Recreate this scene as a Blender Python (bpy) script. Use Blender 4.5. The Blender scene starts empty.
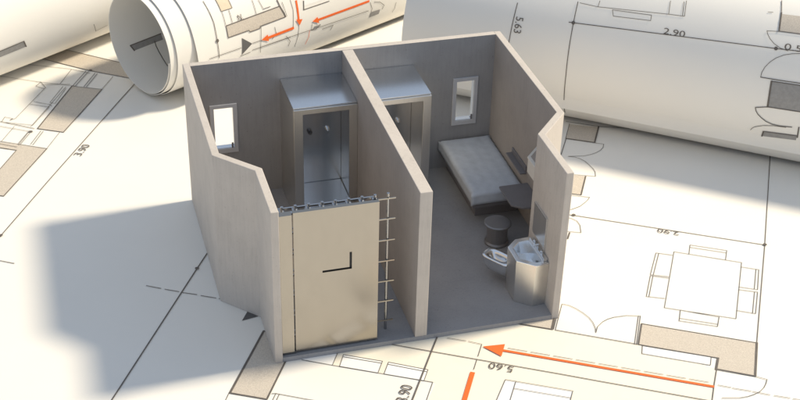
import bpy, bmesh, math, random
from mathutils import Vector, Matrix
random.seed(4)
PI = math.pi
S = bpy.context.scene
C = S.collection
# ---------------------------------------------------------------- camera
cam = bpy.data.cameras.new('camera'); co = bpy.data.objects.new('camera', cam); C.objects.link(co)
right = Vector((0.96157872, -0.27351108, 0.02362317)); up = Vector((0.12857491, 0.52471056, 0.8415149)); fwd = Vector((0.24255898, 0.80614547, -0.53971717))
M = Matrix.Identity(4)
for i in range(3):
    M[i][0] = right[i]; M[i][1] = up[i]; M[i][2] = -fwd[i]
M.translation = Vector((-1.58729, -14.85916, 12.47997))
co.matrix_world = M
cam.sensor_width = 36; cam.lens = 60.3716; cam.clip_end = 500
S.camera = co
# ---------------------------------------------------------------- light
w = bpy.data.worlds.new('World'); S.world = w; w.use_nodes = True
bg = w.node_tree.nodes['Background']; bg.inputs[0].default_value = (.66, .78, .98, 1); bg.inputs[1].default_value = .61
ld = bpy.data.lights.new('key_lamp', 'AREA'); ld.shape = 'DISK'; ld.size = 25; ld.energy = 570000; ld.color = (1.0, .885, .70)
lo = bpy.data.objects.new('key_lamp', ld); C.objects.link(lo)
tgt = Vector((2, 3, 0)); lo.location = tgt + Vector((1, .05, 1.0)).normalized() * 200
lo.rotation_euler = (tgt - lo.location).to_track_quat('-Z', 'Y').to_euler()
S.view_settings.view_transform = 'Standard'; S.view_settings.look = 'None'; S.view_settings.exposure = 0; S.view_settings.gamma = 1
# ---------------------------------------------------------------- materials
def newmat(name):
    m = bpy.data.materials.new(name); m.use_nodes = True; nt = m.node_tree
    return m, nt, nt.nodes['Principled BSDF']
def noise(nt, scale, detail=4, rough=.6, vec=None, stretch=None):
    tc = nt.nodes.new('ShaderNodeTexCoord'); n = nt.nodes.new('ShaderNodeTexNoise')
    n.inputs['Scale'].default_value = scale; n.inputs['Detail'].default_value = detail; n.inputs['Roughness'].default_value = rough
    if stretch:
        mp = nt.nodes.new('ShaderNodeMapping'); mp.inputs['Scale'].default_value = stretch
        nt.links.new(tc.outputs['Object'], mp.inputs['Vector']); nt.links.new(mp.outputs[0], n.inputs['Vector'])
    else: nt.links.new(tc.outputs['Object'], n.inputs['Vector'])
    return n
def ramp(nt, src, stops):
    r = nt.nodes.new('ShaderNodeValToRGB'); nt.links.new(src, r.inputs[0])
    while len(r.color_ramp.elements) < len(stops): r.color_ramp.elements.new(.5)
    for e, (p, c) in zip(r.color_ramp.elements, stops): e.position = p; e.color = (*c, 1)
    return r
def bump(nt, b, src, strength, dist=.02):
    n = nt.nodes.new('ShaderNodeBump'); n.inputs['Strength'].default_value = strength; n.inputs['Distance'].default_value = dist
    nt.links.new(src, n.inputs['Height']); nt.links.new(n.outputs[0], b.inputs['Normal'])
def simple(name, col, rough=.6, metal=0, var=.06, scale=3, stretch=None, bmp=.05):
    m, nt, b = newmat(name)
    n = noise(nt, scale, 5, .6, stretch=stretch)
    lo_ = tuple(c * (1 - var) for c in col); hi = tuple(min(1, c * (1 + var)) for c in col)
    r = ramp(nt, n.outputs['Fac'], [(.3, lo_), (.7, hi)]); nt.links.new(r.outputs[0], b.inputs['Base Color'])
    b.inputs['Roughness'].default_value = rough; b.inputs['Metallic'].default_value = metal
    if bmp: bump(nt, b, n.outputs['Fac'], bmp)
    return m
def concrete(name, col):
    m, nt, b = newmat(name)
    n1 = noise(nt, 2.2, 8, .62); n2 = noise(nt, 6, 6, .7, stretch=(5, 5, .35)); n3 = noise(nt, 34, 3, .6)
    a = nt.nodes.new('ShaderNodeMath'); a.operation = 'ADD'; nt.links.new(n1.outputs['Fac'], a.inputs[0]); nt.links.new(n2.outputs['Fac'], a.inputs[1])
    r = ramp(nt, a.outputs[0], [(.0, (0, 0, 0)), (1, (1, 1, 1))])
    mr = nt.nodes.new('ShaderNodeMapRange'); nt.links.new(a.outputs[0], mr.inputs['Value']); mr.inputs['From Min'].default_value = .5; mr.inputs['From Max'].default_value = 1.5
    nt.nodes.remove(r)
    r = ramp(nt, mr.outputs[0], [(0, tuple(c * .82 for c in col)), (.5, col), (1, tuple(c * 1.12 for c in col))])
    sp = ramp(nt, n3.outputs['Fac'], [(.24, (.45, .43, .41)), (.36, (1, 1, 1))])
    mx = nt.nodes.new('ShaderNodeMix'); mx.data_type = 'RGBA'; mx.blend_type = 'MULTIPLY'; mx.inputs['Factor'].default_value = .6
    nt.links.new(r.outputs[0], mx.inputs['A']); nt.links.new(sp.outputs[0], mx.inputs['B']); nt.links.new(mx.outputs['Result'], b.inputs['Base Color'])
    b.inputs['Roughness'].default_value = .75; b.inputs['Specular IOR Level'].default_value = .3
    bump(nt, b, a.outputs[0], .12, .03)
    return m
def steel(name, col, rough, stretch=(9, 9, .5)):
    m, nt, b = newmat(name)
    n = noise(nt, 5, 4, .6, stretch=stretch)
    mr = nt.nodes.new('ShaderNodeMapRange'); nt.links.new(n.outputs['Fac'], mr.inputs['Value'])
    mr.inputs['To Min'].default_value = rough * .95; mr.inputs['To Max'].default_value = rough * 1.1
    nt.links.new(mr.outputs[0], b.inputs['Roughness'])
    r = ramp(nt, n.outputs['Fac'], [(.3, tuple(c * .97 for c in col)), (.7, tuple(c * 1.02 for c in col))]); nt.links.new(r.outputs[0], b.inputs['Base Color'])
    b.inputs['Metallic'].default_value = 1
    return m
def hatchmat(name, lo_, hi):
    m, nt, b = newmat(name)
    n = noise(nt, 64, 5, .8)
    r = ramp(nt, n.outputs['Fac'], [(.36, lo_), (.62, hi)]); nt.links.new(r.outputs[0], b.inputs['Base Color']); b.inputs['Roughness'].default_value = .8
    return m
PAPER = simple('paper', (.84, .81, .745), .62, var=.015, scale=.6, bmp=.06)
PAPER.node_tree.nodes['Principled BSDF'].inputs['Specular IOR Level'].default_value = .25
TABLE = simple('table_top', (.7, .68, .63), .6, var=.02)
MATS = dict(
    ink=simple('black_ink', (.13, .112, .095), .6, var=.2, scale=9, bmp=0), grey=simple('grey_ink', (.30, .29, .275), .7, var=.1, scale=14, bmp=0),
    wall=hatchmat('tan_stipple_ink', (.47, .415, .345), (.66, .59, .495)), tan=simple('tan_ink', (.70, .58, .42), .7, var=.06, scale=12, bmp=0),
    white=simple('white_ink', (.88, .865, .83), .65, var=.01, bmp=0), tint=simple('cream_ink', (.85, .79, .66), .65, var=.015, bmp=0),
    orange=simple('orange_ink', (.88, .15, .02), .6, var=.05, bmp=0), triangle=simple('dark_grey_ink', (.12, .115, .11), .6, var=.1, bmp=0))
CON = concrete('concrete', (.55, .50, .445)); CONM = concrete('shaded_concrete', (.40, .355, .315)); CONB = concrete('dark_grey_concrete', (.34, .333, .33)); SLAB = concrete('floor_concrete', (.32, .318, .325))  # CONM is CON with interior shade put into its colour
STEEL = steel('brushed_steel', (.80, .785, .75), .30); STEELD = steel('door_steel', (.405, .375, .33), .23, (1.3, 1.3, .5)); STEELP = steel('polished_steel', (.79, .815, .84), .22)
CHROME = steel('chrome', (.86, .88, .90), .18); STOOLM = simple('stool_metal', (.27, .26, .26), .35, metal=.6, var=.05, bmp=0)
BARS = steel('bar_steel', (.46, .465, .475), .25); FRAME = simple('window_frame_paint', (.56, .56, .57), .45, var=.04, scale=8)
FABRIC = simple('mattress_fabric', (.52, .555, .60), .85, var=.08, scale=7, bmp=.3); DARKM = simple('dark_paint', (.13, .125, .13), .5, var=.08, scale=6)
GREYM = simple('grey_metal_paint', (.19, .18, .185), .45, var=.05, scale=6); WHITEP = simple('ivory_plastic', (.80, .75, .66), .45, var=.02)
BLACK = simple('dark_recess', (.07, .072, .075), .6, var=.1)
# ---------------------------------------------------------------- helpers
def obj(name, bm, mat, parent=None, bevel=0, smooth=False, mods=()):
    me = bpy.data.meshes.new(name); bm.normal_update(); bm.to_mesh(me); bm.free()
    for m in (mat if isinstance(mat, list) else [mat]): me.materials.append(m)
    if smooth:
        for p in me.polygons: p.use_smooth = True
    o = bpy.data.objects.new(name, me); C.objects.link(o)
    if parent: o.parent = parent
    if bevel:
        md = o.modifiers.new('bevel', 'BEVEL'); md.width = bevel; md.segments = 2; md.limit_method = 'ANGLE'; md.angle_limit = math.radians(40)
    return o
def tag(o, label, cat, group=None, kind=None):
    if kind: o['kind'] = kind
    if label: o['label'] = label
    if cat: o['category'] = cat
    if group: o['group'] = group
    return o
def thing(name, loc, label, cat, group=None):
    o = bpy.data.objects.new(name, None); C.objects.link(o); o.location = loc; o.empty_display_size = .2
    return tag(o, label, cat, group)
def B(): return bmesh.new()
def box(bm, a, b, mi=0):
    x0, y0, z0 = a; x1, y1, z1 = b
    v = [bm.verts.new(p) for p in ((x0,y0,z0),(x1,y0,z0),(x1,y1,z0),(x0,y1,z0),(x0,y0,z1),(x1,y0,z1),(x1,y1,z1),(x0,y1,z1))]
    for f in ((3,2,1,0),(4,5,6,7),(0,1,5,4),(1,2,6,5),(2,3,7,6),(3,0,4,7)):
        bm.faces.new([v[i] for i in f]).material_index = mi
    return v
def prism(bm, poly, z0, z1, top=None, caps=True):
    top = top or poly
    lo_ = [bm.verts.new((x, y, z0)) for x, y in poly]; hi = [bm.verts.new((x, y, z1)) for x, y in top]; n = len(poly)
    ar = sum(poly[i][0]*poly[(i+1)%n][1]-poly[(i+1)%n][0]*poly[i][1] for i in range(n))
    for i in range(n):
        f = [lo_[i], lo_[(i+1)%n], hi[(i+1)%n], hi[i]]
        bm.faces.new(f if ar > 0 else f[::-1])
    if caps:
        bm.faces.new(lo_[::-1] if ar > 0 else lo_); bm.faces.new(hi if ar > 0 else hi[::-1])
    return lo_, hi
def tube(bm, p, q, r, seg=10):
    p, q = Vector(p), Vector(q); d = (q - p).normalized(); a = d.orthogonal().normalized(); b = d.cross(a)
    A = [bm.verts.new(p + r*(a*math.cos(t)+b*math.sin(t))) for t in [2*PI*i/seg for i in range(seg)]]
    D = [bm.verts.new(q + r*(a*math.cos(t)+b*math.sin(t))) for t in [2*PI*i/seg for i in range(seg)]]
    for i in range(seg): bm.faces.new((A[i], A[(i+1)%seg], D[(i+1)%seg], D[i]))
    bm.faces.new(A[::-1]); bm.faces.new(D)
def lathe(bm, c, prof, seg=28):
    rings = [[bm.verts.new((c[0]+r*math.cos(2*PI*i/seg), c[1]+r*math.sin(2*PI*i/seg), c[2]+z)) for i in range(seg)] for r, z in prof]
    for a, b in zip(rings, rings[1:]):
        for i in range(seg): bm.faces.new((a[i], a[(i+1)%seg], b[(i+1)%seg], b[i]))
    bm.faces.new(rings[0][::-1]); bm.faces.new(rings[-1])
def wall_with_hole(bm, x0, x1, z0, z1, holes, y0, y1):
    """wall in the xz plane with rectangular through-holes, one closed shell"""
    xs = sorted({x0, x1, *[h[0] for h in holes], *[h[1] for h in holes]}); zs = sorted({z0, z1, *[h[2] for h in holes], *[h[3] for h in holes]})
    def solid(i, j):
        if not (0 <= i < len(xs)-1 and 0 <= j < len(zs)-1): return False
        cx = (xs[i]+xs[i+1])/2; cz = (zs[j]+zs[j+1])/2
        return not any(h[0] < cx < h[1] and h[2] < cz < h[3] for h in holes)
    vs = {}
    def V(i, j, k):
        if (i, j, k) not in vs: vs[i, j, k] = bm.verts.new((xs[i], (y0, y1)[k], zs[j]))
        return vs[i, j, k]
    for i in range(len(xs)-1):
        for j in range(len(zs)-1):
            if not solid(i, j): continue
            bm.faces.new((V(i,j,0),V(i+1,j,0),V(i+1,j+1,0),V(i,j+1,0))); bm.faces.new((V(i,j,1),V(i,j+1,1),V(i+1,j+1,1),V(i+1,j,1)))
            if not solid(i-1, j): bm.faces.new((V(i,j,0),V(i,j+1,0),V(i,j+1,1),V(i,j,1)))
            if not solid(i+1, j): bm.faces.new((V(i+1,j,0),V(i+1,j,1),V(i+1,j+1,1),V(i+1,j+1,0)))
            if not solid(i, j-1): bm.faces.new((V(i,j,0),V(i,j,1),V(i+1,j,1),V(i+1,j,0)))
            if not solid(i, j+1): bm.faces.new((V(i,j+1,0),V(i+1,j+1,0),V(i+1,j+1,1),V(i,j+1,1)))
def sm(a, b, x):
    t = min(1, max(0, (x-a)/(b-a))); return t*t*(3-2*t)
ROLL_BIG={'o': (8.5, 6.66), 'th': -36.5, 'R': 1.5, 'e': 142, 'bump': 0.29, 'b0': 45, 'pitch': 0.03}
ROLL_MOUTH={'o': (0.2127, 8.6255), 'th': 28.0, 'R': 1.085, 'e': 140, 'bump': 0.21, 'b0': 70, 'pitch': 0.034}
ROLL_BACK={'o': (-2.34, 10.55), 'th': 33.0, 'R': 1.25, 'e': 150, 'bump': 0.0, 'b0': 60, 'pitch': 0.03}
DRAW={
 'ground':([('ink',0.014,[(6.552,2.707),(6.76,2.604),(9.516,1.008)]),
  ('ink',0.014,[(11.603,4.539),(11.307,4.035),(9.519,1.014),(8.12,-1.286)]),
  ('ink',0.0095,[(7.956,1.193),(8.895,0.644),(8.094,-0.684),(7.144,-0.16),(7.956,1.193)]),
  ('ink',0.0095,[(8.302,1.309),(8.822,1.014),(8.675,0.774),(8.166,1.07),(8.302,1.309)]),
  ('ink',0.0095,[(8.27,1.245),(8.786,0.952)]),
  ('ink',0.0095,[(7.889,1.107),(7.652,1.233),(7.303,0.694),(7.567,0.572)]),
  ('ink',0.0095,[(7.692,1.211),(7.344,0.673)]),
  ('ink',0.0095,[(7.55,0.537),(7.291,0.669),(6.994,0.174),(7.252,0.056)]),
  ('ink',0.0095,[(7.327,0.649),(7.029,0.155)]),
  ('ink',0.0095,[(8.823,0.536),(9.071,0.395),(8.785,-0.091),(8.527,0.05)]),
  ('ink',0.0095,[(9.032,0.416),(8.74,-0.069)]),
  ('ink',0.0095,[(8.488,-0.016),(8.754,-0.148),(8.449,-0.644),(8.198,-0.498)]),
  ('ink',0.0095,[(8.712,-0.127),(8.409,-0.624)]),
  ('ink',0.0095,[(7.358,-0.276),(7.863,-0.579),(7.728,-0.79),(7.22,-0.52),(7.358,-0.276)]),
  ('ink',0.0095,[(7.253,-0.462),(7.759,-0.742)]),
  ('ink',0.0225,[(6.374,-0.893),(6.631,-0.443)]),
  ('ink',0.014,[(6.631,-0.443),(8.116,-1.295)]),
  ('ink',0.0338,[(8.116,-1.295),(7.718,-1.979)]),
  ('ink',0.0188,[(7.718,-1.979),(7.239,-1.692)]),
  ('ink',0.0338,[(7.233,-1.704),(7.383,-1.475)]),
  ('ink',0.014,[(7.383,-1.475),(6.374,-0.893)]),
  ('ink',0.0095,[(6.42,-0.934),(7.296,-1.429),(7.197,-1.597),(6.335,-1.105),(6.42,-0.934)]),
  ('ink',0.0095,[(6.693,-0.264),(6.346,-0.891)]),
  ('ink',0.0095,[(6.663,-0.257),(6.321,-0.875)]),
  ('ink',0.0095,[(5.299,-0.268),(5.637,0.313)]),
  ('ink',0.0095,[(5.637,0.313),(5.729,0.253),(5.803,0.151),(5.866,0.023),(5.91,-0.109),(5.921,-0.239),(5.906,-0.361),(5.87,-0.476)]),
  ('ink',0.0095,[(5.87,-0.476),(5.951,-0.347),(6.079,-0.253),(6.179,-0.212),(6.286,-0.193),(6.482,-0.201),(6.693,-0.264)]),
  ('ink',0.014,[(5.299,-0.268),(6.356,-0.884)]),
  ('ink',0.0225,[(4.698,0.075),(5.254,-0.239)]),
  ('ink',0.0338,[(5.254,-0.239),(5.485,0.179)]),
  ('ink',0.0095,[(5.276,-0.252),(5.522,0.169)]),
  ('ink',0.014,[(1.614,0.667),(2.817,0.006),(4.988,-1.239),(5.486,-1.532),(6.877,-2.337),(7.428,-2.651)]),
  ('ink',0.014,[(7.239,-1.71),(7.037,-2.024),(6.758,-2.48)]),
  ('ink',0.0095,[(7.097,-2.03),(7.254,-2.124)]),
  ('ink',0.0095,[(7.268,-2.141),(7.496,-2.266)]),
  ('ink',0.0095,[(7.511,-2.279),(7.719,-2.407)]),
  ('ink',0.0095,[(7.769,-2.433),(7.962,-2.54)]),
  ('ink',0.0095,[(7.997,-2.562),(8.225,-2.69)]),
  ('ink',0.0095,[(7.231,-1.708),(7.71,-1.987),(7.845,-2.094)]),
  ('ink',0.0095,[(7.845,-2.094),(7.787,-2.17),(7.715,-2.242),(7.617,-2.306),(7.502,-2.343),(7.397,-2.36),(7.272,-2.359),(7.023,-2.296)]),
  ('orange',0.046,[(4.367,-0.53),(7.013,-2.04)]),
  ('ink',0.0095,[(4.459,-0.501),(4.708,-0.642)]),
  ('ink',0.0095,[(4.753,-0.668),(5.0,-0.808)]),
  ('ink',0.0095,[(5.045,-0.833),(5.29,-0.973)]),
  ('ink',0.0095,[(5.334,-0.998),(5.578,-1.137)]),
  ('ink',0.0095,[(5.622,-1.162),(5.865,-1.299)]),
  ('ink',0.0095,[(5.909,-1.324),(6.149,-1.461)]),
  ('ink',0.0095,[(6.193,-1.486),(6.432,-1.622)]),
  ('ink',0.0095,[(6.476,-1.647),(6.713,-1.782)]),
  ('ink',0.0095,[(6.757,-1.806),(6.993,-1.941)]),
  ('ink',0.0095,[(3.663,-0.055),(3.91,-0.19)]),
  ('ink',0.0095,[(3.942,-0.21),(4.112,-0.321)]),
  ('ink',0.0095,[(4.111,-0.326),(3.967,-0.576)]),
  ('ink',0.0095,[(3.931,-0.637),(3.814,-0.84)]),
  ('orange',0.07,[(3.768,-0.913),(3.232,-1.872)]),
  ('ink',0.0095,[(4.181,-1.166),(5.026,-1.636),(4.481,-2.52),(3.546,-2.076),(4.181,-1.166)]),
  ('ink',0.0095,[(4.313,-1.24),(3.731,-2.206)]),
  ('ink',0.0095,[(4.235,-1.377),(4.947,-1.77)]),
  ('ink',0.0225,[(3.516,-0.005),(2.774,-1.245),(2.539,-1.632)]),
  ('ink',0.0095,[(2.076,-0.047),(2.588,-0.332),(2.456,-0.568),(1.958,-0.29),(2.076,-0.047)]),
  ('ink',0.0095,[(2.057,-0.092),(2.563,-0.372)]),
  ('ink',0.0095,[(2.667,-0.373),(3.173,-0.677),(3.046,-0.897),(2.534,-0.611),(2.667,-0.373)]),
  ('ink',0.0095,[(2.644,-0.416),(3.145,-0.718)]),
  ('ink',0.0095,[(1.462,-0.011),(1.957,-0.294),(3.159,-0.957),(2.702,-1.757)]),
  ('ink',0.0095,[(1.998,0.004),(1.865,-0.239)]),
  ('ink',0.0338,[(1.116,0.755),(1.056,0.778),(0.333,-0.476)]),
  ('ink',0.0263,[(0.333,-0.476),(0.807,-0.734)]),
  ('ink',0.0263,[(1.33,0.187),(1.229,0.013),(0.807,-0.734)]),
  ('ink',0.0095,[(0.899,-0.636),(0.954,-0.646),(1.348,-0.872),(1.767,-1.096)]),
  ('ink',0.0095,[(0.954,-0.646),(0.823,-0.876)]),
  ('ink',0.0095,[(0.999,-0.67),(0.877,-0.889)]),
  ('ink',0.0095,[(0.319,-0.479),(0.215,-0.677)]),
  ('ink',0.021,[(0.899,3.569),(0.555,2.972),(0.337,2.599),(-1.271,-0.212),(-1.497,-0.597)]),
  ('ink',0.0135,[(-0.491,2.338),(-0.281,2.21)]),
  ('ink',0.0135,[(-0.227,2.175),(-0.024,2.06)]),
  ('ink',0.0135,[(0.018,2.028),(0.233,1.916)]),
  ('ink',0.0135,[(0.289,1.876),(0.502,1.759)]),
  ('ink',0.0135,[(0.544,1.732),(0.741,1.617)]),
  ('ink',0.0135,[(-2.654,3.569),(-2.437,3.436)]),
  ('ink',0.0135,[(-2.957,3.743),(-2.714,3.601)]),
  ('ink',0.018,[(-2.83,3.899),(-2.615,4.287),(-1.745,5.859),(-0.257,8.488),(0.733,10.215)]),
  ('ink',0.014,[(-2.6,7.456),(-1.722,6.948)]),
  ('ink',0.0195,[(-1.722,6.948),(-2.529,5.501)]),
  ('ink',0.014,[(-2.529,5.501),(-2.819,5.653)]),
  ('ink',0.014,[(-2.641,7.236),(-2.255,7.018),(-2.617,6.311)]),
  ('ink',0.014,[(-1.104,9.284),(-0.55,9.012)]),
  ('ink',0.0195,[(-0.55,9.012),(-1.391,7.482)]),
  ('ink',0.014,[(-1.391,7.482),(-1.847,7.729)]),
  ('ink',0.0225,[(-1.847,7.729),(-1.104,9.284)]),
  ('ink',0.014,[(-1.996,11.518),(-1.217,11.02),(0.459,9.637)]),
  ('ink',0.014,[(-2.408,11.232),(-1.64,10.65),(-0.707,9.866),(-0.116,9.46),(0.212,9.229)]),
  ('ink',0.0095,[(-2.426,10.678),(-1.069,10.023),(-0.717,9.753)]),
  ('ink',0.0095,[(-2.446,10.032),(-1.698,9.597),(-1.048,9.271)]),
  ('ink',0.0095,[(-1.063,9.995),(-1.325,9.423)]),
  ('grey',0.0165,[(-0.786,9.867),(-1.084,9.297)]),
  ('grey',0.0165,[(-0.742,9.83),(-1.04,9.269)]),
  ('grey',0.0165,[(-0.621,9.73),(-0.88,9.205)]),
  ('grey',0.0165,[(-0.576,9.702),(-0.836,9.178)]),
  ('ink',0.0095,[(-0.289,9.501),(-0.55,9.012)]),
  ('ink',0.0095,[(-1.773,9.632),(-1.679,9.593),(-1.603,9.317),(-1.639,9.3),(-1.784,9.436),(-1.679,9.593)]),
  ('ink',0.0095,[(-1.667,9.478),(-1.136,9.369)]),
  ('ink',0.0095,[(-1.619,9.312),(-2.223,8.209),(-2.325,8.17),(-2.268,8.22),(-2.411,8.313),(-2.471,8.15)]),
  ('ink',0.0095,[(-1.855,8.806),(-1.576,8.616),(-1.534,8.541)]),
  ('ink',0.0095,[(-1.934,8.718),(-1.584,8.52),(-1.921,7.878),(-2.453,8.123)]),
  ('ink',0.0095,[(-1.221,9.269),(-1.959,7.833)]),
  ('ink',0.0095,[(-1.276,9.299),(-1.562,8.695),(-1.472,8.633),(-1.225,9.202)]),
  ('ink',0.014,[(-2.577,8.215),(-1.901,7.742)]),
  ('ink',0.0095,[(-2.583,8.021),(-1.934,7.62)]),
  ('ink',0.0095,[(-2.254,7.904),(-2.504,7.395)]),
  ('ink',0.0095,[(-1.985,7.685),(-2.211,7.195)]),
  ('ink',0.0095,[(-2.602,7.363),(-2.242,7.129)]),
  ('grey',0.0165,[(-1.962,7.642),(-2.178,7.205)]),
  ('grey',0.0165,[(-1.79,7.62),(-1.993,7.175)]),
  ('grey',0.0165,[(-1.748,7.598),(-1.951,7.151)]),
  ('grey',0.0165,[(-2.004,7.667),(-2.22,7.23)]),
  ('ink',0.0095,[(-1.455,7.497),(-1.722,6.948)]),
  ('ink',0.0263,[(8.382,5.344),(8.074,4.807)]),
  ('ink',0.014,[(7.612,5.078),(8.082,4.806)]),
  ('ink',0.014,[(7.852,5.677),(8.393,5.349),(10.505,4.521),(11.303,4.059),(11.966,3.679)]),
  ('ink',0.0095,[(7.887,5.589),(7.602,5.073)]),
  ('ink',0.0095,[(7.61,5.071),(8.218,4.72)]),
  ('ink',0.0095,[(8.218,4.72),(8.154,4.6),(8.06,4.518),(7.956,4.461),(7.82,4.421),(7.696,4.407),(7.405,4.462)]),
  ('ink',0.0095,[(7.405,4.462),(7.504,4.417),(7.587,4.331),(7.64,4.223),(7.665,4.095),(7.681,3.948),(7.676,3.843),(7.624,3.694)]),
  ('ink',0.0095,[(7.141,3.903),(7.303,3.828),(7.624,3.694)]),
  ('ink',0.014,[(7.61,5.071),(7.243,4.45)]),
  ('ink',0.0263,[(7.45,3.736),(7.132,3.179)]),
  ('ink',0.014,[(7.132,3.179),(6.852,3.321)]),
  ('ink',0.0095,[(6.832,3.272),(7.248,3.07),(7.191,3.005),(7.132,2.953),(6.975,2.841),(6.804,2.786),(6.587,2.794)]),
  ('ink',0.0095,[(6.518,2.619),(6.682,2.528),(6.748,2.424),(6.749,2.292),(6.68,2.08),(6.36,2.221)]),
  ('ink',0.0263,[(6.494,2.126),(6.395,1.968)])],
  [('wall',[(6.631,-0.443),(8.116,-1.295),(7.718,-1.979),(7.239,-1.692),(7.383,-1.475),(6.374,-0.893)]),
  ('white',[(6.42,-0.934),(7.296,-1.429),(7.197,-1.597),(6.335,-1.105)]),
  ('wall',[(4.698,0.075),(5.256,-0.239),(5.497,0.202),(4.991,0.433)]),
  ('tint',[(2.664,0.089),(3.495,-0.024),(4.162,0.382),(4.698,0.075),(5.256,-0.239),(5.299,-0.268),(6.356,-0.884),(7.241,-1.688),(6.739,-2.517),(5.886,-2.677),(2.757,-1.667),(3.2,-0.979),(2.612,-0.649),(1.465,-0.012),(1.368,0.368)]),
  ('white',[(4.181,-1.166),(5.026,-1.636),(4.481,-2.52),(3.546,-2.076)]),
  ('orange',[(4.106,-0.378),(4.444,-0.408),(4.299,-0.662)]),
  ('white',[(2.076,-0.047),(2.588,-0.332),(2.456,-0.568),(1.958,-0.29)]),
  ('white',[(2.667,-0.373),(3.173,-0.677),(3.046,-0.897),(2.534,-0.611)]),
  ('white',[(1.495,0.122),(1.996,-0.005),(1.873,-0.236),(1.465,-0.012)]),
  ('wall',[(1.056,0.778),(1.422,0.622),(1.363,0.202),(1.229,0.013),(0.808,-0.732),(0.333,-0.476)]),
  ('triangle',[(0.911,1.316),(0.788,1.105),(1.105,1.164)]),
  ('wall',[(-2.216,7.229),(-1.722,6.948),(-2.529,5.501),(-2.82,5.588),(-2.702,6.298),(-2.562,6.42),(-2.255,7.026),(-2.641,7.236),(-2.601,7.419)]),
  ('wall',[(-1.104,9.284),(-0.55,9.012),(-1.391,7.482),(-1.847,7.729)]),
  ('wall',[(-1.801,11.376),(-1.217,11.02),(-0.05,10.093),(0.459,9.637),(0.212,9.229),(-0.116,9.46),(-0.707,9.866),(-1.64,10.65),(-2.216,11.045)]),
  ('wall',[(7.873,5.577),(8.376,5.33),(8.082,4.806),(7.615,5.085)]),
  ('wall',[(7.141,3.903),(7.45,3.736),(7.134,3.185),(6.852,3.321)])]),
 'r3':([('ink',0.014,[(-1.038,57.7),(-1.061,84.46),(-1.121,107.92)]),
  ('ink',0.014,[(0.049,49.7),(0.055,64.47),(0.072,99.31),(0.05,133.36)]),
  ('ink',0.014,[(-0.028,64.6),(0.055,64.47),(3.625,58.14),(4.128,56.96)]),
  ('ink',0.0095,[(0.694,51.17),(1.398,50.19),(1.405,54.02),(0.736,55.35),(0.694,51.17)]),
  ('ink',0.0095,[(0.426,50.81),(1.689,47.51),(1.661,37.56)]),
  ('ink',0.0095,[(0.434,46.31),(0.426,50.81)]),
  ('ink',0.0095,[(1.689,47.51),(1.968,47.02)]),
  ('ink',0.0095,[(1.935,35.51),(1.968,47.02)]),
  ('ink',0.0095,[(1.897,36.6),(1.932,46.98)]),
  ('ink',0.0095,[(0.089,50.17),(0.426,50.81)]),
  ('ink',0.0095,[(3.411,47.39),(3.611,46.4)]),
  ('ink',0.0263,[(3.577,32.52),(3.61,46.19)]),
  ('ink',0.014,[(3.53,22.33),(3.577,32.52)]),
  ('ink',0.014,[(3.61,46.19),(4.215,45.21)]),
  ('ink',0.0095,[(3.354,33.8),(3.437,33.31)]),
  ('ink',0.0095,[(3.411,47.39),(3.432,49.38),(3.491,52.48),(3.574,55.09),(3.689,57.3),(3.831,58.35)]),
  ('ink',0.0095,[(4.135,58.26),(4.036,58.68),(3.906,59.71),(3.78,61.38),(3.66,64.19),(3.576,67.39),(3.511,71.06),(3.479,74.49),(3.474,77.72)]),
  ('ink',0.014,[(3.474,77.72),(3.737,77.61),(4.309,76.92)]),
  ('ink',0.03,[(3.669,78.96),(3.69,95.26)]),
  ('ink',0.014,[(3.669,78.96),(4.35,78.16)]),
  ('ink',0.014,[(3.69,95.26),(4.444,94.33)]),
  ('ink',0.014,[(3.69,95.26),(3.489,97.11),(3.509,99.13),(3.554,101.27),(3.626,103.25),(3.71,105.03),(3.82,106.2),(3.959,106.4),(4.162,105.64)]),
  ('ink',0.0095,[(3.475,113.46),(3.503,111.59),(3.541,110.47),(3.673,108.44),(3.858,107.07),(4.063,106.58)]),
  ('ink',0.0263,[(3.701,112.75),(3.687,116.79)]),
  ('ink',0.014,[(3.701,112.75),(4.274,111.21)]),
  ('ink',0.0225,[(4.278,104.85),(4.286,112.38)])],
  [('wall',[(3.568,33.41),(4.147,32.06),(4.215,45.21),(3.61,46.19)]),
  ('grey',[(3.669,78.96),(4.35,78.16),(4.444,94.33),(3.69,95.26)]),
  ('grey',[(3.701,112.75),(4.274,111.21),(4.273,114.99),(3.688,116.96)])]),
 'r2':([('ink',0.014,[(1.033,40.79),(1.045,52.9),(1.054,64.18),(1.027,82.35),(1.01,99.33)]),
  ('ink',0.0095,[(1.293,38.63),(1.296,56.32),(1.555,56.61),(1.551,43.05)]),
  ('ink',0.0095,[(1.306,57.02),(1.293,71.0)]),
  ('ink',0.0095,[(1.465,57.35),(1.452,70.34)]),
  ('ink',0.014,[(1.298,71.39),(2.621,70.65)]),
  ('ink',0.014,[(2.706,83.07),(2.062,83.53),(2.054,85.27),(1.795,85.26),(1.78,83.38),(1.284,83.27),(1.298,71.39)]),
  ('ink',0.0225,[(2.595,63.84),(2.621,70.65),(2.706,83.07)]),
  ('ink',0.0095,[(2.044,55.48),(2.036,70.33)]),
  ('ink',0.0095,[(2.18,57.57),(2.224,67.89),(2.399,67.86)]),
  ('ink',0.0095,[(2.694,67.46),(2.732,82.93)]),
  ('ink',0.0095,[(0.78,96.74),(1.543,97.35)]),
  ('ink',0.0095,[(1.814,96.92),(2.061,97.21)]),
  ('orange',0.048,[(2.186,97.26),(2.848,96.78)]),
  ('ink',0.0095,[(2.075,84.55),(2.026,97.1),(2.003,109.13)]),
  ('ink',0.0095,[(2.002,103.87),(2.996,104.89),(4.876,108.15)]),
  ('ink',0.0095,[(2.849,96.68),(2.916,79.34),(2.902,68.4)]),
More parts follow.
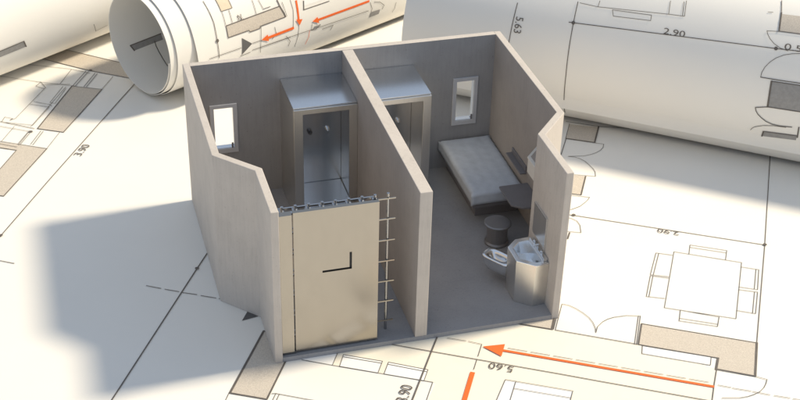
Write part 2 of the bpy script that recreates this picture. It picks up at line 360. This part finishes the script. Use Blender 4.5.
  ('orange',0.045,[(3.037,71.49),(3.01,90.16)]),
  ('orange',0.042,[(3.474,97.96),(4.89,98.11)]),
  ('ink',0.0095,[(4.925,99.67),(4.988,107.59),(4.97,111.22)]),
  ('ink',0.014,[(3.171,82.78),(3.843,83.3)]),
  ('ink',0.0225,[(3.214,74.11),(3.173,82.82)]),
  ('ink',0.0095,[(3.0,96.22),(2.966,107.19),(2.913,118.08)]),
  ('ink',0.0095,[(2.399,89.41),(2.416,95.81),(2.306,100.3)]),
  ('orange',0.0095,[(3.272,105.45),(3.259,112.87),(3.201,120.11)]),
  ('ink',0.0095,[(5.038,101.26),(5.211,103.68),(5.335,108.75),(5.291,112.62)]),
  ('ink',0.0095,[(5.69,110.54),(5.682,117.48),(5.643,121.92)]),
  ('ink',0.0095,[(3.339,100.16),(3.312,106.06),(3.445,107.01),(3.55,103.25)]),
  ('grey',0.0263,[(3.39,104.05),(3.55,104.31)]),
  ('ink',0.0095,[(3.61,109.51),(3.908,109.67),(3.841,114.24)]),
  ('ink',0.0095,[(1.803,103.89),(2.762,105.14)]),
  ('ink',0.0095,[(2.66,102.54),(2.767,109.46),(2.728,114.35)]),
  ('ink',0.0095,[(1.508,105.43),(1.753,105.17)])],
  [('tan',[(1.293,38.63),(1.551,43.05),(1.555,56.61),(1.296,56.32)]),
  ('wall',[(1.298,71.39),(2.621,70.65),(2.706,83.07),(1.284,83.27)]),
  ('wall',[(1.78,83.28),(2.063,83.24),(2.054,85.27),(1.795,85.26)]),
  ('triangle',[(1.59,88.47),(1.813,97.41),(1.55,104.75)]),
  ('orange',[(2.037,96.95),(2.2,93.91),(2.215,100.66)]),
  ('orange',[(2.937,89.61),(3.097,91.23),(3.01,96.37)]),
  ('orange',[(3.343,97.3),(3.482,94.53),(3.518,101.42)]),
  ('white',[(3.189,79.11),(3.673,79.76),(3.534,71.23),(3.227,69.98)]),
  ('grey',[(4.97,111.22),(5.231,112.06),(5.213,116.95),(4.933,117.05)])]),
 'r1':([('ink',0.0225,[(-0.265,100.34),(-0.207,107.3)]),
  ('ink',0.014,[(-0.93,101.67),(-0.265,100.34)]),
  ('ink',0.0095,[(1.422,111.73),(1.54,123.97)]),
  ('ink',0.0095,[(1.534,123.21),(1.809,121.1)])],
  [('grey',[(-0.93,101.67),(-0.265,100.34),(-0.207,107.3),(-0.928,108.3)])]),
 'r2in':([('ink',0.03,[(0.344,-837.98),(0.387,-845.01)]),
  ('ink',0.02,[(0.344,-837.98),(1.087,-836.63)]),
  ('ink',0.018,[(0.888,-842.23),(0.875,-848.27),(0.874,-856.13),(0.869,-865.95),(0.853,-876.87)])],
  [('grey',[(0.344,-837.98),(1.087,-836.63),(1.082,-843.83),(0.387,-845.01)])]),
}
TEXT={'ground': [('2.90', (8.116, 1.744), 0.36, 0.12, 150.2), ('5.60', (4.21, -0.895), 0.36, 0.14, 150.2), ('3.90', (2.7, -1.095), 0.36, 0.17, 60.2), ('3.90', (-1.114, 6.743), 0.4, 0.15, 60.2)], 'r3': [('2.90', (1.862, 59.25), 0.4, 0.17, None), ('0.55', (3.968, 55.69), 0.45, 0.16, None), ('5.63', (-0.934, 72.32), 0.34, 0.16, None)], 'r2': [('N.', (1.625, 67.75), 0.1, 0.1, None)]}
DOTS={'ground': [(6.76, 2.604), (9.516, 1.008), (0.337, 2.599), (-2.615, 4.287), (-1.969, 7.636), (-0.695, 9.872)], 'r3': [(0.055, 64.47), (3.625, 58.14)], 'r2': [(1.027, 82.35)]}

# ---------------------------------------------------------------- setting
bm = B(); box(bm, (-60, -50, -.2), (70, 80, -.03))
tag(obj('table_top', bm, TABLE), None, None, kind='structure')
# ---------------------------------------------------------------- drawing on sheets
def roll_point(r, s, ph, dr=0.):
    th = math.radians(r['th']); ax = (math.cos(th), math.sin(th)); n = (ax[1], -ax[0])
    rad = r['R'] - r['pitch']*(r['e']-ph)/360 + r['bump']*sm(r['b0'], r['e'], ph) + dr
    p = math.radians(ph); q = rad*math.sin(p)
    return Vector((r['o'][0]+ax[0]*s+n[0]*q, r['o'][1]+ax[1]*s+n[1]*q, r['R']+rad*math.cos(p)))
def flat_map(u, v, h): return Vector((u, v, h))
def roll_map(r, inward=False):
    k = r['R']*PI/180                                      # degrees -> arc length
    if inward: return lambda u, v, h: roll_point(r, u, v/k, -.011-h*.4)
    return lambda u, v, h: roll_point(r, u, v/k, h)
lift = [0]
def ribbon(bm, mp, pts, wd, scale):
    P = [Vector((a, b*scale)) for a, b in pts]
    lift[0] += 1; h = .008 + (lift[0] % 60)*.00012
    for a, b in zip(P, P[1:]):
        d = b-a; ln = d.length
        if ln < 1e-6: continue
        d /= ln; n = Vector((-d.y, d.x))*wd/2; a2 = a-d*wd*.3; b2 = b+d*wd*.3
        k = max(1, int(ln/.12)) if scale != 1 else 1
        prev = None
        for i in range(k+1):
            c = a2.lerp(b2, i/k); cur = (bm.verts.new(mp(c.x+n.x, c.y+n.y, h)), bm.verts.new(mp(c.x-n.x, c.y-n.y, h)))
            if prev: bm.faces.new((prev[1], cur[1], cur[0], prev[0]))
            prev = cur
        h += .00003
def patch(bm, mp, pts, scale, h):
    P = [Vector((a, b*scale)) for a, b in pts]
    if scale == 1:
        f = bm.faces.new([bm.verts.new(mp(p.x, p.y, h)) for p in P]); f.normal_update()
        if f.normal.z < 0: f.normal_flip()
        bmesh.ops.triangulate(bm, faces=[f]); return
    if len(P) == 3: P.append(P[2].copy())
    N = 10; g = [[bm.verts.new(mp(*(P[0].lerp(P[1], i/N).lerp(P[3].lerp(P[2], i/N), j/N)), h)) for j in range(N+1)] for i in range(N+1)]
    for i in range(N):
        for j in range(N):
            try: bm.faces.new((g[i][j], g[i+1][j], g[i+1][j+1], g[i][j+1]))
            except ValueError: pass
    bmesh.ops.remove_doubles(bm, verts=[v for r_ in g for v in r_], dist=1e-5)
def write(name, body, mp, at, scale, wd, ht, ang, parent, h=.016):
    cu = bpy.data.curves.new('lettering', 'FONT'); cu.body = body; cu.size = 1; cu.align_x = 'CENTER'; cu.align_y = 'CENTER'; cu.resolution_u = 3
    t = bpy.data.objects.new('lettering', cu); C.objects.link(t)
    dg = bpy.context.evaluated_depsgraph_get(); me = bpy.data.meshes.new_from_object(t.evaluated_get(dg)); bpy.data.objects.remove(t)
    xs = [v.co.x for v in me.vertices]; ys = [v.co.y for v in me.vertices]
    cx, cy = (min(xs)+max(xs))/2, (min(ys)+max(ys))/2; kx = wd/(max(xs)-min(xs)); ky = ht/(max(ys)-min(ys)); ca, sa = math.cos(ang), math.sin(ang)
    for v in me.vertices:
        x, y = (v.co.x-cx)*kx, (v.co.y-cy)*ky
        v.co = mp(at[0]+x*ca-y*sa, at[1]*scale+x*sa+y*ca, h) if scale == 1 else mp(at[0]+x*ca+y*sa, at[1]*scale+x*sa-y*ca, h)
    me.materials.clear(); me.materials.append(MATS['ink'])
    o = bpy.data.objects.new(name, me); C.objects.link(o); o.parent = parent
    return o
FILLNAME = dict(wall='stippled_wall_area', tint='cream_room_area', white='white_room_area', orange='direction_arrow', triangle='section_marker', grey='grey_wall_area', tan='tan_wall_area')
def draw(key, mp, parent, scale=1.):
    lines, fills = DRAW[key]
    by = {}
    for c, wd, pts in lines:
        if c == 'ink' and key != 'r1':
            if c not in by: by[c] = B()
            ribbon(by[c], mp, pts, wd, scale)
        else:
            b_ = B(); ribbon(b_, mp, pts, wd, scale); obj({'ink': 'drawn_line', 'grey': 'grey_drawn_line', 'orange': 'arrow_shaft'}[c], b_, MATS[c], parent)
    for q in DOTS.get(key, []):
        lift[0] += 1
        if 'ink' in by:
            c = Vector((q[0], q[1]*scale)); r_ = .034; hh = .018+.0001*(lift[0] % 9)
            ang = math.radians(15)
            f = [by['ink'].verts.new(mp(c.x+r_*math.cos(ang+i*PI/4), c.y+r_*math.sin(ang+i*PI/4), hh)) for i in range(8)]
            by['ink'].faces.new(f)
    nm = dict(ink='drawn_lines')
    for c, b_ in by.items(): obj(nm[c], b_, MATS[c], parent)
    for i, (c, pts) in enumerate(fills):
        b_ = B(); patch(b_, mp, pts, scale, {'tint': .0015, 'white': .003, 'wall': .0045, 'tan': .0045, 'grey': .005, 'orange': .0165, 'triangle': .0055}[c] + .00005*i)
        obj(FILLNAME[c], b_, MATS[c], parent)
# flat sheet
bp = thing('blueprint_sheet', (0, 0, 0), 'large flat white floor plan sheet spread under the grey model', 'blueprint')
bm = B(); box(bm, (-16, -9, -.026), (26, 24, 0)); obj('paper', bm, PAPER, bp)
draw('ground', flat_map, bp)
for body, at, wd, ht, a in TEXT['ground']: write('dimension_text', body, flat_map, at, 1, wd, ht, math.radians(a), bp)
# rolled sheets: one continuous spiral of paper each
def spiral(name, r, turns, s0, s1, parent, thick=.014, ns=26, dphi=4):
    bm = B(); N = int(turns*360/dphi); g = []
    for i in range(N+1):
        ph = r['e'] - i*dphi; t = i*dphi/360; a, b = s0(t), s1(t)
        row = []
        for sgn in (0, 1):
            row.append([bm.verts.new(roll_point(r, a+(b-a)*j/ns, ph, -thick*sgn)) for j in range(ns+1)])
        g.append(row)
    def q(a, b, c, d): bm.faces.new((a, b, c, d))
    for i in range(N):
        for j in range(ns):
            q(g[i][0][j], g[i+1][0][j], g[i+1][0][j+1], g[i][0][j+1]); q(g[i][1][j], g[i][1][j+1], g[i+1][1][j+1], g[i+1][1][j])
        for j in (0, ns): q(g[i][0][j], g[i][1][j], g[i+1][1][j], g[i+1][0][j])
    for i in (0, N):
        for j in range(ns): q(g[i][0][j], g[i][1][j], g[i][1][j+1], g[i][0][j+1])
    bmesh.ops.recalc_face_normals(bm, faces=bm.faces)
    o = obj(name, bm, PAPER, parent); me = o.data
    for p in me.polygons: p.use_smooth = True
    md = o.modifiers.new('edges', 'EDGE_SPLIT'); md.split_angle = math.radians(40)
    return o
r = ROLL_BIG
t3 = thing('rolled_blueprint', (8.5, 6.66, 0), 'biggest paper roll, behind the right side of the model, marked 2.90', 'blueprint roll')
def local(parent):
    for c in parent.children: c.matrix_parent_inverse = Matrix.Translation(parent.location).inverted()
spiral('paper', r, 3.6, lambda t: -3.15+.05*t, lambda t: 8.5-.05*t, t3)
bm = B(); rows = []
for ph, dr in ((106, -.03), (113, -.014), (117, .0), (120, .018), (122.5, .042), (124.5, .07)):
    rows.append([[bm.verts.new(roll_point(r, -3.1+11.5*j/30, ph, dr-k_)) for j in range(31)] for k_ in (0, .016)])
for a, b_ in zip(rows, rows[1:]):
    for j in range(30):
        bm.faces.new((a[0][j], b_[0][j], b_[0][j+1], a[0][j+1])); bm.faces.new((a[1][j], a[1][j+1], b_[1][j+1], b_[1][j]))
for j in range(30): bm.faces.new((rows[-1][0][j], rows[-1][1][j], rows[-1][1][j+1], rows[-1][0][j+1]))
bmesh.ops.recalc_face_normals(bm, faces=bm.faces); obj('under_sheet', bm, PAPER, t3)
draw('r3', roll_map(r), t3, r['R']*PI/180)
k = r['R']*PI/180
write('dimension_text', '2.90', roll_map(r), (1.862, 59.25), k, .38, .11, 0, t3)
write('dimension_text', '0.55', roll_map(r), (3.968, 55.69), k, .42, .11, 0, t3)
write('dimension_text', '5.63', roll_map(r), (-0.934, 72.32), k, .28, .14, math.radians(90), t3)
r = ROLL_MOUTH
t2 = thing('rolled_blueprint', (r['o'][0], r['o'][1], 0), 'paper roll with open end and orange arrows behind the left side of the model', 'blueprint roll')
spiral('paper', r, 3.14, lambda t: .40*(1-sm(.62, .98, t)) + .14*(1-sm(1.6, 1.95, t)) - .02*sm(2, 3, t), lambda t: 13.5, t2, thick=.009, ns=40)
draw('r2', roll_map(r), t2, r['R']*PI/180); draw('r2in', roll_map(r, True), t2, r['R']*PI/180)
write('dimension_text', 'N.', roll_map(r), (1.662, 68.08), r['R']*PI/180, .12, .12, 0, t2)
r = ROLL_BACK
t1 = thing('rolled_blueprint', (r['o'][0], r['o'][1], 0), 'nearly blank paper roll furthest left, behind the roll with the open end', 'blueprint roll')
spiral('paper', r, 3.2, lambda t: -7, lambda t: 9., t1, ns=40)
draw('r1', roll_map(r), t1, r['R']*PI/180)
for t in (t1, t2, t3): local(t)
# ---------------------------------------------------------------- the cell model
XL, XR, SI, Y1, Y2, D, T, XD, TD, H = .558, 5.972, .518, 1.68, 1.12, 4.634, .1135, 3.265, .186, 2.6
IX0, IX1, FX0, FX1, BY = XL+T, XR-T, XL+SI+T, XR-SI-T, D-T
mod = thing('cell_model', (XD, 2.3, 0), 'grey concrete scale model of two open prison cells standing on the flat plan sheet', 'architectural model')
M0 = mod.location.copy()
def fix(parent):
    for c in parent.children:
        c.matrix_parent_inverse = Matrix.Translation(parent.location).inverted()
tt = T*math.tan(math.atan2(SI, Y1-Y2)/2)                  # mitre of the jogged wall
def wallpoly(sg):
    a = (XL if sg > 0 else XR); s_ = sg
    o_ = [(a, D), (a, Y1), (a+s_*SI, Y2), (a+s_*SI, 0)]
    i_ = [(a+s_*(SI+T), 0), (a+s_*(SI+T), Y2+tt), (a+s_*T, Y1+tt), (a+s_*T, D)]
    return o_+i_
for sg in (1, -1):
    bm = B(); prism(bm, wallpoly(sg), .002, H); bm.normal_update()
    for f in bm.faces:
        c_ = f.calc_center_median(); f.material_index = 1 if abs(f.normal.x) > .9 and (abs(c_.x-IX0) < .01 or abs(c_.x-IX1) < .01) else 0  # long inner faces get the tone with shade in its colour
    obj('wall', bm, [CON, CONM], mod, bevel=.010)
WIN = [(.99, 1.33, 1.0, 1.79), (5.19, 5.53, 1.0, 1.79)]
bm = B(); wall_with_hole(bm, IX0+.0, IX1-.0, .002, H, WIN, BY, D); bm.normal_update()
for f in bm.faces: f.material_index = 1 if f.normal.y < -.5 else 0  # cell-side face takes a darker, greyer concrete than the rest
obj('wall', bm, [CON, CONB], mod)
bm = B(); box(bm, (XD-TD/2, 0, .08), (XD+TD/2, BY, H)); bm.normal_update()
for f in bm.faces: f.material_index = 1 if abs(f.normal.x) > .9 else 0  # divider sides carry interior shade as colour too
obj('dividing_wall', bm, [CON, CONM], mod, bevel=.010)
bm = B(); fp = [(IX0, BY), (IX0, Y1+tt), (FX0, Y2+tt), (FX0, .004), (FX1, .004), (FX1, Y2+tt), (IX1, Y1+tt), (IX1, BY)]
prism(bm, fp, .003, .08); obj('floor_slab', bm, SLAB, mod)
for x0, x1, z0, z1 in WIN:
    fr = B(); wall_with_hole(fr, x0-.055, x1+.055, z0-.075, z1+.055, [(x0+.012, x1-.012, z0+.012, z1-.012)], BY-.028, BY-.001)
    f = obj('window_frame', fr, FRAME, mod, bevel=.006)
    ln = B(); wall_with_hole(ln, x0+.001, x1-.001, z0+.001, z1-.001, [(x0+.014, x1-.014, z0+.014, z1-.014)], BY+.002, D-.004)
    obj('window_lining', ln, STEELP, f)
    lb = B(); tube(lb, (x1-.05, BY-.01, z0+.06), (x1-.05, BY-.06, z0+.06), .014); box(lb, (x1-.065, BY-.075, z0+.045), (x1-.035, BY-.06, z0+.14)); obj('window_latch', lb, GREYM, f)
# door, jamb and barred screen of the left cell
bm = B(); box(bm, (FX0+.004, .05, .12), (1.378, .15, 2.49)); obj('door_jamb', bm, STEELD, mod, bevel=.006)
bm = B(); box(bm, (FX0+.02, .06, .082), (1.40, .14, .118)); obj('door_guide', bm, BLACK, mod)
bm = B(); 
DX0, DX1 = 1.398, 2.612
wall_with_hole(bm, DX0, DX1, .10, 2.50, [(1.80, 2.19, 1.44, 1.475), (2.19, 2.225, 1.44, 1.73)], .07, .13)
door = obj('cell_door', bm, STEELD, mod)
bm = B(); box(bm, (1.77, .105, 1.41), (2.25, .128, 1.76)); obj('hatch_slot', bm, BLACK, door)  # dark fill puts the shadow of the hatch gap into colour
bm = B(); box(bm, (DX0+.01, .132, .11), (DX1-.01, .145, 2.485)); obj('door_back_panel', bm, GREYM, door)
gate = None
bm = B()
ZR = [2.40, 2.06, 1.70, 1.34, .98, .62, .26]
for z in ZR:
    box(bm, (1.21, .235, z-.012), (2.64, .265, z+.012)); box(bm, (1.21, .345, z-.012), (2.64, .375, z+.012))
box(bm, (1.21, .18, 2.405), (2.60, .23, 2.43))
gate = obj('barred_screen', bm, BARS, mod)
for i in range(9):
    x = 1.29 + i*.189
    b = B(); tube(b, (x, .305, .08), (x, .305, 2.47), .022, 12)
    for z in (ZR if x < 2.62 else []): box(b, (x-.045, .266, z-.009), (x+.028, .344, z+.009))
    obj('bar', b, BARS, gate)
for z in ZR:
    bm = B(); box(bm, (2.56, .267, z-.009), (2.905, .284, z+.009)); obj('strap', bm, STEELD, gate)
fix(mod)
# ---------------------------------------------------------------- fixtures
def shower(x0, x1, label, glassy):
    y0, y1, z0, z1 = 3.475, BY-.004, .083, 2.2
    t = thing('shower_cabinet', ((x0+x1)/2, (y0+y1)/2, z0), label, 'shower cabinet', 'steel shower cabinets in the cell model')
    bm = B(); box(bm, (x0, y0, z0), (x0+.03, y1, z1-.03)); box(bm, (x1-.03, y0, z0), (x1, y1, z1-.03)); box(bm, (x0+.031, y1-.03, z0), (x1-.031, y1, z1-.03)); obj('side_panel', bm, STEEL, t)
    bm = B(); box(bm, (x0, y0, z1-.028), (x1, y1, z1)); obj('roof_panel', bm, STEELP, t, bevel=.006)
    bm = B(); wall_with_hole(bm, x0, x1, z0, z1-.03, [(x0+.15, x1-.14, z0+.16, z1-.12)], y0-.034, y0-.002); obj('front_frame', bm, STEEL, t, bevel=.005)
    bm = B(); box(bm, (x0+.034, y1-.06, z0+.02), (x1-.034, y1-.033, z1-.06)); obj('back_panel', bm, STEELP, t)
    bm = B(); box(bm, (x0+.034, y0+.01, z0), (x1-.034, y1-.064, z0+.08)); obj('shower_tray', bm, STEELP, t, bevel=.01)
    xm = (x0+x1)/2
    for dx in (-.05, .26):
        b = B(); tube(b, (xm+dx, y1-.061, 1.18), (xm+dx, y1-.11, 1.18), .040, 14); tube(b, (xm+dx, y1-.111, 1.18), (xm+dx, y1-.15, 1.18), .022, 12); obj('push_button', b, STOOLM if dx < 0 else CHROME, t)
    b = B(); tube(b, (xm-.02, y1-.061, 1.86), (xm-.02, y1-.16, 1.80), .03, 14); tube(b, (xm-.02, y1-.15, 1.81), (xm-.02, y1-.18, 1.76), .05, 14); obj('shower_head', b, STEELP, t)
    fix(t)
shower(2.12, XD-TD/2-.003, 'steel shower cabinet in the left cell behind the closed door', 0)
shower(XD+TD/2+.003, 4.41, 'steel shower cabinet in the right cell, across from the bed', 0)
# bed
bed = thing('bed', (5.38, 3.6, .08), 'narrow prison bed with grey quilted mattress under the right window', 'bed')
bx0, bx1, by0, by1 = 4.93, 5.845, 2.66, 4.49
bm = B(); box(bm, (bx0+.03, by0+.05, .41), (bx1-.0, by1, .45)); box(bm, (bx0+.03, by0+.05, .35), (bx0+.06, by1, .409)); box(bm, (bx0+.061, by0+.05, .35), (bx1, by0+.08, .409)); obj('bed_frame', bm, GREYM, bed, bevel=.006)
bm = B(); box(bm, (bx0+.14, by0+.22, .083), (bx1-.01, by1-.02, .405)); obj('base', bm, GREYM, bed, bevel=.006)
def mattress():
    bm = B(); nx, ny = 22, 40; rad = .09
    def sd(x, y):
        hx, hy = (bx1-bx0)/2, (by1-by0)/2; X = abs(x-(bx0+bx1)/2)-hx+rad; Y = abs(y-(by0+by1)/2)-hy+rad
        return X, Y
    top = []
    for i in range(nx+1):
        row = []
        for j in range(ny+1):
            x = bx0+(bx1-bx0)*i/nx; y = by0+(by1-by0)*j/ny; X, Y = sd(x, y)
            if X > 0 and Y > 0:
                d = math.hypot(X, Y)
                if max(X, Y) > 0 and d > 0:
                    k_ = max(X, Y)/d; cx = math.copysign(X*k_ - X, x-(bx0+bx1)/2); cy = math.copysign(Y*k_ - Y, y-(by0+by1)/2); x += cx; y += cy
            e = min(i, nx-i)/nx*(bx1-bx0), min(j, ny-j)/ny*(by1-by0); ed = min(e)
            z = .672 - .035*max(0, 1-ed/.06)**2 - .004*abs(math.sin(PI*i/nx*5))**8*0
            z += .008*(math.sin(PI*5*i/nx)**2)*(math.sin(PI*9*j/ny)**2) + random.uniform(-.001, .001)
            row.append(bm.verts.new((x, y, z)))
        top.append(row)
    for i in range(nx):
        for j in range(ny): bm.faces.new((top[i][j], top[i+1][j], top[i+1][j+1], top[i][j+1]))
    loop = [top[i][0] for i in range(nx)] + [top[nx][j] for j in range(ny)] + [top[i][ny] for i in range(nx, 0, -1)] + [top[0][j] for j in range(ny, 0, -1)]
    prev = loop
    for z in (.60, .50, .455):
        cur = [bm.verts.new((v.co.x, v.co.y, z)) for v in loop]
        for i in range(len(loop)): bm.faces.new((prev[i], cur[i], cur[(i+1) % len(loop)], prev[(i+1) % len(loop)]))
        prev = cur
    bm.faces.new(prev)
    bmesh.ops.recalc_face_normals(bm, faces=bm.faces)
    return bm
obj('mattress', mattress(), FABRIC, bed, smooth=True); fix(bed)
# desk, stool, shelf, wall cabinet, mirror
dk = thing('desk', (5.62, 2.2, .76), 'dark grey wall mounted desk board across the foot of the bed', 'desk')
bm = B(); prism(bm, [(5.36, 2.60), (5.36, 2.02), (5.52, 1.90), (IX1-.003, 1.84), (IX1-.003, 2.60)], .765, .80); obj('desk_top', bm, GREYM, dk, bevel=.006)
bm = B(); prism(bm, [(5.80, 2.50), (5.80, 2.44), (5.853, 2.44), (5.853, 2.50)], .45, .763); obj('bracket', bm, DARKM, dk); bm = B(); prism(bm, [(5.80, 2.0), (5.80, 1.94), (5.853, 1.94), (5.853, 2.0)], .45, .763); obj('bracket', bm, DARKM, dk); fix(dk)
st = thing('stool', (5.17, 2.06, .082), 'round fixed steel stool between the desk and the steel toilet', 'stool')
bm = B(); lathe(bm, (5.17, 2.06, .082), [(.20, 0), (.20, .03), (.17, .05), (.17, .33), (.19, .35)]); obj('pedestal', bm, STOOLM, st, bevel=.004)
bm = B(); lathe(bm, (5.17, 2.06, .434), [(.20, 0), (.225, .012), (.225, .035), (.20, .045)]); obj('seat', bm, STOOLM, st, smooth=False); fix(st)
sh = thing('wall_shelf', (5.80, 3.0, .9), 'thin grey wall shelf above the right edge of the bed', 'shelf')
bm = B(); box(bm, (5.74, 2.66, .93), (IX1-.003, 3.36, .955)); obj('board', bm, GREYM, sh, bevel=.004)
bm = B(); box(bm, (5.835, 2.68, .957), (IX1-.003, 3.34, 1.06)); obj('backing_strip', bm, GREYM, sh, bevel=.004); fix(sh)
cb = thing('wall_cabinet', (5.7, 2.0, 1.38), 'small ivory cabinet hanging on the right wall above the dark desk', 'cabinet')
bm = B(); prism(bm, [(5.60, 2.06), (5.60, 1.74), (5.853, 1.74), (5.853, 2.33)], 1.37, 1.615); obj('body', bm, WHITEP, cb, bevel=.008)
bm = B(); prism(bm, [(5.59, 2.065), (5.59, 1.73), (5.853, 1.73), (5.853, 2.345)], 1.617, 1.645); obj('top_cover', bm, WHITEP, cb, bevel=.006); 
bm = B(); prism(bm, [(5.64, 2.05), (5.64, 1.78), (5.83, 1.78), (5.83, 2.25)], 1.646, 1.652); obj('top_inlay', bm, STEELP, cb); fix(cb)
mi = thing('wall_mirror', (FX1-.01, .74, 1.2), 'flat steel mirror on the wall above the washbasin', 'mirror')
bm = B(); box(bm, (FX1-.022, .50, .98), (FX1-.002, .99, 1.50)); obj('mirror_plate', bm, STEEL, mi, bevel=.004)
bm = B(); box(bm, (FX1-.028, .485, .97), (FX1-.002, .499, 1.515)); box(bm, (FX1-.028, .50, 1.501), (FX1-.002, .99, 1.515)); obj('edge_strip', bm, STEELP, mi); fix(mi)
# steel washbasin with toilet
sk = thing('washbasin_toilet', (5.1, .65, .08), 'faceted stainless steel washbasin column with toilet bowl in the right cell', 'washbasin')
P0 = [(FX1-.003, 1.03), (5.06, 1.01), (4.875, .84), (4.875, .46), (5.12, .26), (FX1-.003, .28)]
cx, cy = 5.16, .65
def shrink(P, f, keepx=True): return [((x if keepx and x > 5.3 else cx+(x-cx)*f), cy+(y-cy)*f) for x, y in P]
bm = B(); prism(bm, shrink(P0, .93), .084, .835, top=P0, caps=False)
obj('column', bm, STEEL, sk)
inner = [(5.245, .93), (5.08, .93), (4.945, .80), (4.945, .50), (5.14, .345), (5.245, .345)]
bm = B()
n = 6; O = [bm.verts.new((x, y, .852)) for x, y in P0]; OB = [bm.verts.new((x, y, .836)) for x, y in P0]; I = [bm.verts.new((x, y, .852)) for x, y in inner]
I2 = [bm.verts.new((x, y, .846)) for x, y in [(cx+(x-cx)*.97, cy+(y-cy)*.97) for x, y in inner]]
I3 = [bm.verts.new((x, y, .66)) for x, y in [(cx+(x-cx)*.72, cy+(y-cy)*.75) for x, y in inner]]
for i in range(n):
    j = (i+1) % n
    bm.faces.new((O[i], O[j], I[j], I[i])); bm.faces.new((OB[i], OB[j], O[j], O[i])); bm.faces.new((I[i], I[j], I2[j], I2[i])); bm.faces.new((I2[i], I2[j], I3[j], I3[i]))
bm.faces.new(I3); bmesh.ops.recalc_face_normals(bm, faces=bm.faces)
bs = obj('basin', bm, CHROME, sk, bevel=.006)
b = B(); lathe(b, (5.14, .64, .6605), [(.03, 0), (.03, .003), (.015, .004)], 16); obj('drain', b, DARKM, bs)
b = B(); box(b, (5.26, .34, .853), (FX1-.004, .94, .90)); obj('tap_ledge', b, STEELP, sk, bevel=.008)
for y in (.50, .80):
    b = B(); lathe(b, (5.295, y, .901), [(.028, 0), (.028, .03), (.02, .036)], 16); obj('tap_button', b, STEELP, sk)
b = B(); tube(b, (5.29, .65, .90), (5.29, .65, .96), .018); tube(b, (5.29, .65, .955), (5.20, .65, .94), .015); obj('spout', b, STEELP, sk)
# toilet bowl: lofted rounded rectangle reaching out of the column
def ring(c, u, hw, hl, z, r_=.35, N=28):
    out = []; v = Vector((-u.y, u.x))
    for i in range(N):
        t = 2*PI*i/N; cs, sn = math.cos(t), math.sin(t); p_ = .55
        a = math.copysign(abs(cs)**p_, cs)*hl; b_ = math.copysign(abs(sn)**p_, sn)*hw
        out.append((c.x+u.x*a+v.x*b_, c.y+u.y*a+v.y*b_, z))
    return out
u = Vector((-.56, .83)).normalized(); c = Vector((4.86, 1.13))
levels = [(c-u*.04, .06, .14, .20), (c-u*.02, .11, .20, .25), (c-u*.005, .14, .245, .35), (c, .15, .265, .455), (c, .155, .27, .47), (c, .145, .26, .478), (c+u*.01, .085, .17, .474), (c+u*.01, .075, .15, .44), (c, .04, .09, .33)]
bm = B(); prev = None
for cc, hw, hl, z in levels:
    cur = [bm.verts.new(p) for p in ring(cc, u, hw, hl, z)]
    if prev:
        for i in range(28): bm.faces.new((prev[i], prev[(i+1) % 28], cur[(i+1) % 28], cur[i]))
    else: bm.faces.new(cur[::-1])
    prev = cur
bm.faces.new(prev); bmesh.ops.recalc_face_normals(bm, faces=bm.faces)
obj('toilet_bowl', bm, CHROME, sk, smooth=True)
fix(sk)
S.render.engine = 'CYCLES'
S.render.resolution_x = 1024; S.render.resolution_y = 512
